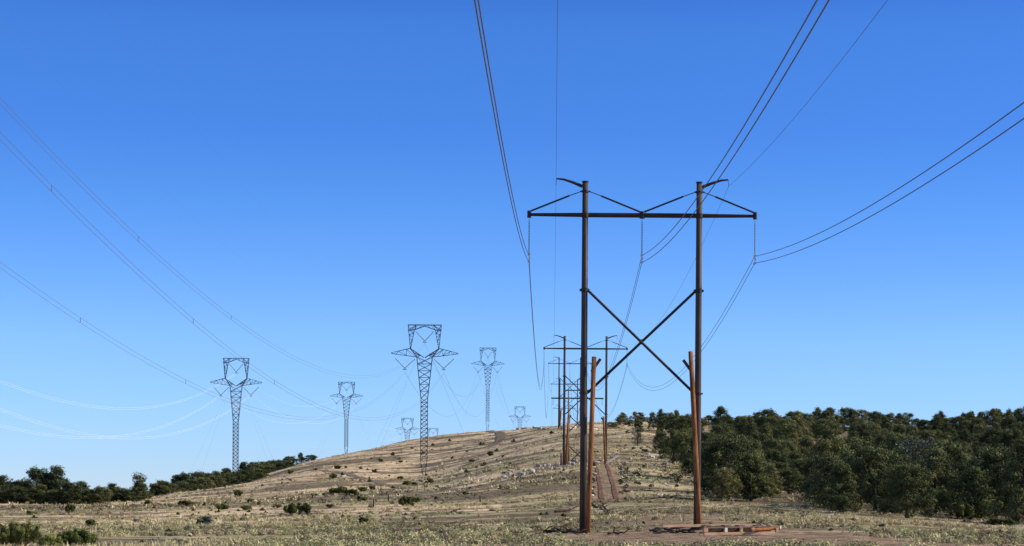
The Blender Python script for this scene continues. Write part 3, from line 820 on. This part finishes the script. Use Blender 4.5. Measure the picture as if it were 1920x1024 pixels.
# ------------------------------------------------------------------ lattice towers
def lattice_tower():
    k = 1 / 7.003
    r = empty('lattice_tower')
    def P(x, y, d=0): return Vector((x * k, d, (903 - y) * k))
    def truss(mb, A, B, n, d, rad, rd=None, depth=True):
        """A=(a0,a1) first chord, B=(b0,b1) second chord in the picture plane, repeated at +-d"""
        rd = rd or rad * .7
        for s in (-1, 1):
            da, db = Vector((0, s * d[0], 0)), Vector((0, s * d[1], 0))
            mb.bar(A[0] + da, A[1] + db, rad); mb.bar(B[0] + da, B[1] + db, rad)
            for i in range(n):
                t0, t1 = i / n, (i + 1) / n
                o0, o1 = Vector((0, s * (d[0] + (d[1] - d[0]) * t0), 0)), Vector((0, s * (d[0] + (d[1] - d[0]) * t1), 0))
                a0, a1 = A[0].lerp(A[1], t0) + o0, A[0].lerp(A[1], t1) + o1
                c0, c1 = B[0].lerp(B[1], t0) + o0, B[0].lerp(B[1], t1) + o1
                if depth == 'x': mb.bar(a0, c1, rd); mb.bar(c0, a1, rd)
                elif i % 2: mb.bar(a0, c1, rd)
                else: mb.bar(c0, a1, rd)
                if i: mb.bar(a0, c0, rd * .8)
        for i in range(n + 1):
            t = i / n; dd = d[0] + (d[1] - d[0]) * t
            for c in (A, B):
                q = c[0].lerp(c[1], t)
                if dd > .05: mb.bar(q - Vector((0, dd, 0)), q + Vector((0, dd, 0)), rd * .8)
    R = .092
    m_ = MB(); truss(m_, (P(-2.2, 906), P(-6.2, 870)), (P(2.2, 906), P(6.2, 870)), 3, (.35, .85), R)
    truss(m_, (P(-6.2, 870), P(-6.2, 752)), (P(6.2, 870), P(6.2, 752)), 14, (.85, .85), R, None, 'x'); m_.build('mast', M['galvanised'], r)
    m_ = MB(); truss(m_, (P(-6.4, 752), P(-14.5, 672)), (P(6.4, 752), P(14.5, 672)), 6, (.85, 1.1), R * 1.1, R * .75, 'x')
    m_.bar(P(-13, 672, 0), P(0, 690), R * .7); m_.bar(P(13, 672, 0), P(-9, 686), R * .7); m_.build('flared_body', M['galvanised'], r)
    for s in (-1, 1):
        m_ = MB(); truss(m_, (P(s * 27, 655), P(s * 31, 610)), (P(s * 26, 655), P(s * 19.5, 619)), 5, (.35, .8), R * .95)
        m_.build('head_post', M['galvanised'], r)
        m_ = MB(); truss(m_, (P(s * 27, 655), P(s * 1, 673)), (P(s * 27, 656), P(s * 14, 672)), 4, (.35, .9), R * 1.15)
        m_.build('window_sill_strut', M['galvanised'], r)
        m_ = MB(); truss(m_, (P(s * 27, 655), P(s * 63, 664)), (P(s * 14.5, 672), P(s * 63, 665.5)), 5, (.7, .12), R * .8)
        m_.build('side_arm', M['galvanised'], r)
    m_ = MB()
    for s in (-1, 1): truss(m_, (P(s * 31.5, 609.5), P(0, 609.5)), (P(s * 31.5, 620), P(s * 19.5, 619)), 2, (.8, .8), R)
    for s in (-1, 1): m_.bar(P(s * 19.5, 619, .6), P(0, 611.5, .6), R * 1.1); m_.bar(P(s * 19.5, 619, -.6), P(0, 611.5, -.6), R * 1.1); m_.bar(P(s * 19.5, 619), P(s * 12, 610), R * .7); m_.bar(P(s * 10, 614), P(s * 5, 610), R * .7)
    m_.build('top_beam', M['galvanised'], r)
    for (xa, ya), (xm, ym), (xb, yb) in (((-55, 675), (-37, 694), (-18, 676)), ((-17, 622), (0, 641), (17, 622)), ((18, 676), (36, 694), (55, 675))):
        m_ = MB(); m_.bar(P(xa, ya), P(xm, ym), .095, n=6); m_.bar(P(xb, yb), P(xm, ym), .095, n=6); v_ = m_.build('insulator_string', M['insulator_grey'], r)
        m_ = MB(); m_.box(P(xm, ym + 2), 1.0, .2, .35); m_.build('yoke_clamp', M['clamp_pale'], v_)
    for sx in (-1, 1):
        for sy in (-1, 1):
            m_ = MB(); a = P(sx * 14, 674, sy * .9); m_.bar(a, Vector((sx * 17, sy * 15, -3.0)), .012, n=4, caps=False); m_.build('guy_wire', M['cable_grey'], r)
    return r
lt = lattice_tower()
HT = (903 - 609.5) / 7.003
A_ = [(574, 796.5, 609.5, 'nearest grey lattice tower, tallest one, standing on the hillside left of centre'),
      (1160, 915, 652.5, 'grey lattice tower on the crest right of the tallest one'),
      (1720, 975, 762.5, 'small pale lattice tower half hidden behind the crest, rightmost of the lattice towers')]
B_ = [(745, 443, 672, 'grey lattice tower above the left skyline trees, leftmost of the lattice towers'),
      (1148, 650, 716.5, 'slender grey lattice tower at the left end of the hill crest'),
      (1570, 764, 784, 'small pale lattice tower beyond the crest, just left of the tallest tower'),
      (1800, 812, 803, 'tiny lattice tower head barely above the crest, right of the tallest tower')]
LA, LB = [], []
first = True
for lst, out, grp in ((A_, LA, 'lattice towers of the near line'), (B_, LB, 'lattice towers of the far line')):
    for Y, px, py, lb in lst:
        o = lt if first else copy_tree(lt); first = False
        c = at(px, py, Y); g = gz(c.x, Y); sz = (c.z - g) / HT
        if not .9 < sz < 1.12: g = c.z - HT; sz = 1.0
        o.location = (c.x, Y, g); o.scale = (1, 1, sz); tag(o, lb, 'tower', 'lattice towers marching over the hill'); out.append(Vector((c.x, Y, c.z - HT)))
VATT = [Vector((-37 / 7.003, 0, (903 - 697) / 7.003)), Vector((0, 0, (903 - 644) / 7.003)), Vector((36 / 7.003, 0, (903 - 697) / 7.003))]

# ------------------------------------------------------------------ cables
def cable(p0, p1, sag, r, mat, lb, name='power_cable', n=70, spacers=(), sep=.45, group=None):
    p0, p1 = Vector(p0), Vector(p1)
    def pt(t): p = p0.lerp(p1, t); p.z -= 4 * sag * t * (1 - t); return p
    m_ = MB(); m_.path([pt(i / n) for i in range(n + 1)], r, 5); o = m_.build(name, M[mat], None, True)
    for t in spacers:
        q = pt(t); s = MB(); s.box(q - Vector((0, 0, sep / 2)), .035, .12, sep); s.build('spacer', M[mat], o)
    tag(o, lb, 'power cable', group); return o
PH = ['left', 'middle', 'right']
SX = [-7.9, 0, 7.9]
def steel_att(k, j, low): 
    o = steel[k].location; return Vector((o.x + SX[j], o.y, o.z + ARMZ - (3.28 if low else 2.80)))
G1 = 'conductors of the steel pylon line'
for j in range(3):
    for low in (0, 1):
        u = 'lower' if low else 'upper'
        a = steel_att(0, j, low); e = a - DIR * (1.466 * D1) - Vector((0, 0, 1.5))
        cable(e, a, 4.9, .021, 'cable_dark', f'{u} {PH[j]} cable sweeping from above the camera to the foreground steel pylon', n=90, group=G1)
        cable(a, steel_att(1, j, low), 6.6, .019, 'cable_dark', f'{u} {PH[j]} cable sagging from foreground steel pylon to the second one', group=G1)
        cable(steel_att(1, j, low), steel_att(2, j, low), 13.5, .022, 'cable_dark', f'{u} {PH[j]} cable sagging from the second steel pylon to the third', group=G1)
        if not low:
            cable(steel_att(2, j, low), steel_att(3, j, low), 3, .03, 'cable_dark', f'{PH[j]} cable from the third steel pylon to the fourth', group=G1)
            cable(steel_att(3, j, low), steel_att(4, j, low), 16, .03, 'cable_dark', f'{PH[j]} cable from the fourth steel pylon to the farthest', group=G1)
def shield(k, s): o = steel[k].location; return Vector((o.x + s * 6.04, o.y, o.z + 24.42))
for s, nm in ((-1, 'left'), (1, 'right')):
    a = shield(0, s); e = a - DIR * (1.466 * D1)
    cable(e, a, 4.2, .011, 'cable_dark', f'thin {nm} shield wire rising from the foreground pylon tip into the sky', name='shield_wire', n=90)
    cable(a, shield(1, s), 5, .010, 'cable_dark', f'thin {nm} shield wire from foreground pylon tip to second pylon', name='shield_wire')
    cable(shield(1, s), shield(2, s), 9, .012, 'cable_dark', f'thin {nm} shield wire from second pylon tip to third pylon', name='shield_wire')
GA, GB = 'conductors of the near lattice tower line', 'conductors of the far lattice tower line'
dA = Vector(((1077.6 - HX) / F, 1, 0)); dB = Vector(((1083.7 - HX) / F, 1, 0))
for j in range(3):
    for low in (0, 1):
        off = Vector((0, 0, -.46 * low)); u = 'lower' if low else 'upper'
        a = LA[0] + VATT[j] + off; e = a - dA * (1.04 * 574) + Vector((0, 0, -92.3 * 1.04 + 99.24 * 1.04 ** 2))
        cable(e, a, 99.24 * 1.04 ** 2 / 4, .015, 'cable_grey', f'{u} {PH[j]} cable running from upper left sky down to the tallest lattice tower', n=140,
              spacers=((.13, .2, .28, .37, .46) if not low else ()), group=GA)
        a = LB[0] + VATT[j] + off; e = a - dB * (.83 * 745) + Vector((0, 0, -133.9 * .83 + 208.7 * .83 ** 2))
        cable(e, a, 208.7 * .83 ** 2 / 4, .024, 'cable_sunlit', f'{u} {PH[j]} pale cable drooping left of the leftmost lattice tower', n=140, group=GB)
    a, b_, c = [p + VATT[j] for p in LA]
    cable(a, b_, 17.7, .03, 'cable_grey', f'{PH[j]} cable sagging between the tallest lattice tower and the crest one', group=GA)
    cable(b_, c, 16.0, .03, 'cable_grey', f'{PH[j]} cable dropping behind the crest from the crest lattice tower', group=GA)
    a, b_, c, d = [p + VATT[j] for p in LB]
    cable(a, b_, 10, .03, 'cable_sunlit', f'{PH[j]} pale cable between the leftmost lattice tower and the slender one', group=GB)
    cable(b_, c, 10, .03, 'cable_sunlit', f'{PH[j]} pale cable dropping right from the slender lattice tower', group=GB)
for s, nm in ((-1, 'left'), (1, 'right')):
    a = LA[0] + Vector((s * 4.5, 0, HT)); e = a - dA * (1.04 * 574) + Vector((0, 0, 11))
    cable(e, a, 20, .0035, 'cable_grey', f'very thin {nm} shield wire crossing the sky to the tallest lattice tower head', name='shield_wire', n=120)

# ------------------------------------------------------------------ things on the ground
def rock(p, sx, sy, sz, seed, lb, grp=None, nm='rock'):
    import bmesh
    r = random.Random(seed); bm = bmesh.new(); bmesh.ops.create_icosphere(bm, subdivisions=2, radius=.5)
    for v in bm.verts:
        n = v.co.normalized(); q = 1 + .3 * math.sin(n.x * 5 + seed) * math.cos(n.y * 4 + seed * 2) + r.uniform(-.10, .10)
        v.co = Vector((n.x * sx, n.y * sy, n.z * sz)) * .5 * q
        if v.co.z > sz * .36: v.co.z = sz * .36 + (v.co.z - sz * .36) * .3
    me = bpy.data.meshes.new(nm); bm.to_mesh(me); bm.free(); me.materials.append(M['stone'])
    o = link(bpy.data.objects.new(nm, me)); o.location = (p.x, p.y, p.z + sz * .15); o.rotation_euler = (0, 0, r.random() * 6)
    tag(o, lb, 'rock', grp); return o
rr = random.Random(3)
n = 40
rowp = sorted([rr.uniform(942, 1086) for _ in range(n)])
for k, px in enumerate(rowp):
    py = np.interp(px, [942, 975, 1010, 1050, 1086], [893, 888, 882, 877, 869]) + rr.uniform(-6, 5)
    p = hit(px, py); s = rr.choice([.3, .38, .48, .6, .75, 1.05])
    rock(p + Vector((0, 0, .15)), s * 1.25, s, s * 1.05, k, f'weathered rock, {ORD[k]} from the left in the stone row on the slope', 'rocks of the stone row')
more = [(1118, 868), (1128, 864), (1172, 868), (1180, 862), (1112, 877), (1108, 905), (1112, 890), (1196, 856), (1206, 855), (1214, 852), (1222, 858), (1232, 851), (1246, 909), (1252, 912), (1236, 930), (1168, 885), (1165, 896), (1100, 872), (1150, 864), (1160, 872), (1108, 918), (1110, 930), (1172, 905), (1270, 862), (1290, 858), (1248, 870), (1224, 880), (1310, 856), (1186, 872)]
for k, (px, py) in enumerate(sorted(more)):
    p = hit(px, py); s = rr.uniform(.45, .95) * (p.y / 400) ** .5
    rock(p, s * 1.5, s, s * .8, 50 + k, f'brown boulder, {ORD[k]} from the left around the track and upper slope', 'boulders near the track')
crest = [(rr.uniform(965, 1150), rr.uniform(800, 806)) for _ in range(26)]
for k, (px, py) in enumerate(sorted(crest)):
    p = hit(px, py); s = rr.uniform(.8, 1.9)
    rock(p, s * 2, s, s * .8, 90 + k, f'dark stone, {ORD[k]} from the left in the rubble line on the crest', 'rubble along the crest')

def branch(pts, r, seed, lb, nm='fallen_branch', mat='dead_wood', twigs=5, Yfix=None, lift=.12):
    P = []
    for px, py in pts:
        if Yfix: P.append(at(px, py, Yfix))
        else: P.append(hit(px, py) + Vector((0, 0, lift)))
    o = empty(nm, P[0]); b = P[0]; Q = [p - b for p in P]; rn = random.Random(seed)
    dense = []
    for i in range(len(Q) - 1):
        for k in range(4): dense.append(Q[i].lerp(Q[i + 1], k / 4) + Vector((0, 0, rn.uniform(-.04, .04))))
    dense.append(Q[-1])
    m_ = MB(); m_.path(dense, r, 8, r * .45); m_.build('log', M[mat], o, True)
    for k in range(twigs):
        s = rn.choice(dense); e = s + Vector((rn.uniform(-.9, .9), rn.uniform(-.8, .8), rn.uniform(.08, .45)))
        m_ = MB(); m_.path([s, s.lerp(e, .5) + Vector((0, 0, .08)), e], r * .4, 5, r * .12); m_.build('twig', M[mat], o, True)
    tag(o, lb, 'branch'); return o
branch([(985, 1004), (1020, 999), (1050, 1000), (1088, 1001)], .13, 1, 'long dark fallen log lying left of the left steel pole', twigs=9)
branch([(1005, 1001), (1040, 996), (1070, 997), (1090, 1003)], .09, 2, 'thinner dark branch lying across the log by the left pole', twigs=6)
branch([(1141, 1003), (1150, 1002), (1170, 1003)], .10, 3, 'short dark log right of the left steel pole', twigs=2)
branch([(1104, 944), (1120, 953), (1130, 950), (1142, 963), (1155, 966)], .11, 4, 'crooked dead branch behind the leaning pole near the track', twigs=5)
branch([(1040, 962), (1062, 960), (1080, 953)], .11, 5, 'dark dead branch on grass left of the left steel pole', twigs=4)
branch([(1178, 940), (1215, 937), (1240, 934), (1275, 932)], .14, 6, 'long dark fallen trunk between track and right pole', twigs=7)
branch([(1200, 958), (1235, 955), (1270, 952), (1295, 948)], .10, 7, 'brown fallen branch on bare earth left of the right pole', mat='dead_wood_pale', twigs=4)
branch([(1270, 853), (1300, 850), (1330, 851)], .22, 8, 'pale fallen trunk at the forest edge below the top trees', mat='dead_wood_pale', twigs=3, lift=.3)
branch([(1455, 925), (1490, 922), (1540, 923)], .16, 9, 'bleached fallen log lying in the forest clearing', mat='dead_wood_pale', twigs=3)
branch([(1162, 925), (1170, 922), (1178, 914)], .12, 10, 'small dark snag right of the dirt track', twigs=4)
for k, (px, py) in enumerate([(900, 945), (728, 940), (700, 950)]):
    p = hit(px, py); m_ = MB(); rn = random.Random(k)
    m_.path([(0, 0, -.2), (.03, 0, .5), (.0, 0, .95)], .11, 8, .08); o = m_.build('stump', M['dead_wood'], None, True); o.location = p
    tag(o, ['dark broken stump on the lower slope between tower and stone row', 'dark stump on the plain below the lattice tower', 'small dark stump left of the leafy bush pair'][k], 'stump')
# brush heap beside the right pole
bh = empty('brush_pile', hit(1275, 1000)); rn = random.Random(77)
for k in range(34):
    s = Vector((rn.uniform(-2.0, 1.1), rn.uniform(-.9, .9), rn.uniform(.02, .35))); an = rn.uniform(-.5, .5)
    e = s + Vector((math.cos(an), math.sin(an), rn.uniform(-.25, .3))) * rn.uniform(.5, 1.6)
    m_ = MB(); m_.path([s, s.lerp(e, .5) + Vector((0, 0, rn.uniform(-.06, .1))), e], rn.uniform(.03, .075), 6, .015)
    m_.build('stick', M['dead_wood'] if rn.random() < .75 else M['dead_wood_pale'], bh, True)
tag(bh, 'heap of dark dead sticks at the foot of the right steel pole', 'brush pile')

# lumber frame on the ground
pf = hit(1378, 1004); pf.z = max(gz(pf.x + a, pf.y + a * .4) for a in (-2.6, -1.3, 0, 1.3, 2.6)) + .02; fr0 = empty('timber_frame', pf)
kx = pf.y / F
def LX(px): return (px - 1380) * kx
fz = 0.02
def bx(nm, x0, x1, y, z, w, h, mat='lumber', slope=0):
    m_ = MB(); rot = Matrix.Rotation(-slope, 3, 'Y'); m_.box(((x0 + x1) / 2, y, z), abs(x1 - x0), w, h, rot); m_.build(nm, M[mat], fr0)
bx('beam', LX(1312), LX(1450), -.55, .11, .14, .15, slope=.02)
bx('beam', LX(1250), LX(1432), .75, .55, .14, .15, slope=.015)
bx('beam', LX(1318), LX(1440), -.50, .47, .16, .07, 'dead_wood_pale', slope=.02)
bx('beam', LX(1325), LX(1452), 1.0, .12, .14, .15, slope=.02)
for x in (1315, 1354, 1384, 1407, 1454):
    m_ = MB(); m_.box((LX(x), -.545, .30), .15 if x != 1315 else .24, .17, .26); m_.build('block', M['lumber_pale' if x in (1407, 1354) else 'lumber'], fr0)
for x in (1330, 1368, 1395, 1430, 1446):
    m_ = MB(); m_.box((LX(x), .25, .575), .22, 1.5, .05); m_.build('slat', M['lumber'], fr0)
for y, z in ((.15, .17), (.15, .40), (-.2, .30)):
    m_ = MB(); m_.box(((LX(1322) + LX(1448)) / 2 + y, y, z + .02), LX(1448) - LX(1322), .05, .19); m_.build('shade_board', M['dead_wood'], fr0)  # dark boards added so the gaps of the frame look shaded
m_ = MB(); m_.bar((LX(1400), -.75, .30), (LX(1462), -.35, .42), .10, n=8); m_.build('loose_post', M['rust_orange'], fr0)
m_ = MB(); m_.bar((LX(1462), -.35, .42), (LX(1464), -.34, .424), .105, n=8); m_.build('post_end', M['lumber_pale'], fr0)
fr0.rotation_euler = (0, 0, math.radians(20)); fr0.scale = (1.06, 1, 1.0)
tag(fr0, 'low open timber frame of planks and blocks lying right of the right steel pole', 'timber frame')
# leaning plank beside the second pylon
p = hit(1140, 869); m_ = MB(); a = at(1137, 868, p.y - .5); e = at(1160, 854, p.y - .2)
d = e - a; rot = d.to_track_quat('X', 'Z').to_matrix(); m_.box(d / 2, d.length, .3, .28, rot); o = m_.build('plank', M['lumber_pale']); o.location = a
tag(o, 'pale wooden plank leaning up at the right foot of the second steel pylon', 'plank')

# ------------------------------------------------------------------ light and camera
SUN_EL, SUN_AZ = math.radians(31), math.radians(91)     # azimuth clockwise from +Y: square from the right
w = bpy.data.worlds.new('World'); scene.world = w; w.use_nodes = True
nt = w.node_tree; bg = nt.nodes['Background']
sky = nt.nodes.new('ShaderNodeTexSky'); sky.sky_type = 'NISHITA'; sky.sun_disc = False
sky.sun_elevation = SUN_EL; sky.sun_rotation = SUN_AZ; sky.altitude = 2100; sky.air_density = 1.0; sky.dust_density = .3; sky.ozone_density = 2.0
tc = nt.nodes.new('ShaderNodeTexCoord'); sp = nt.nodes.new('ShaderNodeSeparateXYZ'); nt.links.new(tc.outputs['Generated'], sp.inputs[0])
SKYR = [(0.0, (0.3454, 0.4359, 0.6818)), (0.0199, (0.3226, 0.4365, 0.6938)), (0.0423, (0.316, 0.4512, 0.7193)), (0.0744, (0.3052, 0.4557, 0.7154)), (0.1112, (0.2353, 0.4036, 0.7131)), (0.137, (0.19, 0.3757, 0.7015)), (0.1677, (0.1591, 0.3369, 0.6838)), (0.2138, (0.1569, 0.3478, 0.6907)), (0.2277, (0.139, 0.3144, 0.6668)), (0.42, (0.5, 0.55, 0.6))]
tint = ramp(nt, sp.outputs[2], SKYR)
mul = mixc(nt, 1.0, sky.outputs[0], tint, 'MULTIPLY')
mul = mixc(nt, 1.0, mul, (1.6, 1.6, 1.6), 'MULTIPLY')
nt.links.new(mul, bg.inputs[0]); bg.inputs[1].default_value = .15

sl = bpy.data.lights.new('sun', 'SUN'); sl.energy = 5.0; sl.angle = math.radians(.55); sl.color = (1.0, .93, .80)
so = link(bpy.data.objects.new('sun', sl))
sd = Vector((math.sin(SUN_AZ) * math.cos(SUN_EL), math.cos(SUN_AZ) * math.cos(SUN_EL), math.sin(SUN_EL)))
so.rotation_euler = (-sd).to_track_quat('-Z', 'Y').to_euler()

cam = bpy.data.cameras.new('camera'); cam.sensor_width = 36; cam.lens = F / 1920 * 36
cam.shift_y = (HY - 512) / 1920; cam.clip_start = .5; cam.clip_end = 60000
co = link(bpy.data.objects.new('camera', cam))
co.matrix_world = Matrix(((CR, -SR, 0, 0), (0, 0, -1, 0), (SR, CR, 0, 0), (0, 0, 0, 1)))
scene.camera = co
scene.view_settings.view_transform = 'Standard'; scene.view_settings.look = 'None'
scene.view_settings.exposure = 0; scene.view_settings.gamma = 1
scene.render.engine = 'CYCLES'; scene.cycles.max_bounces = 5
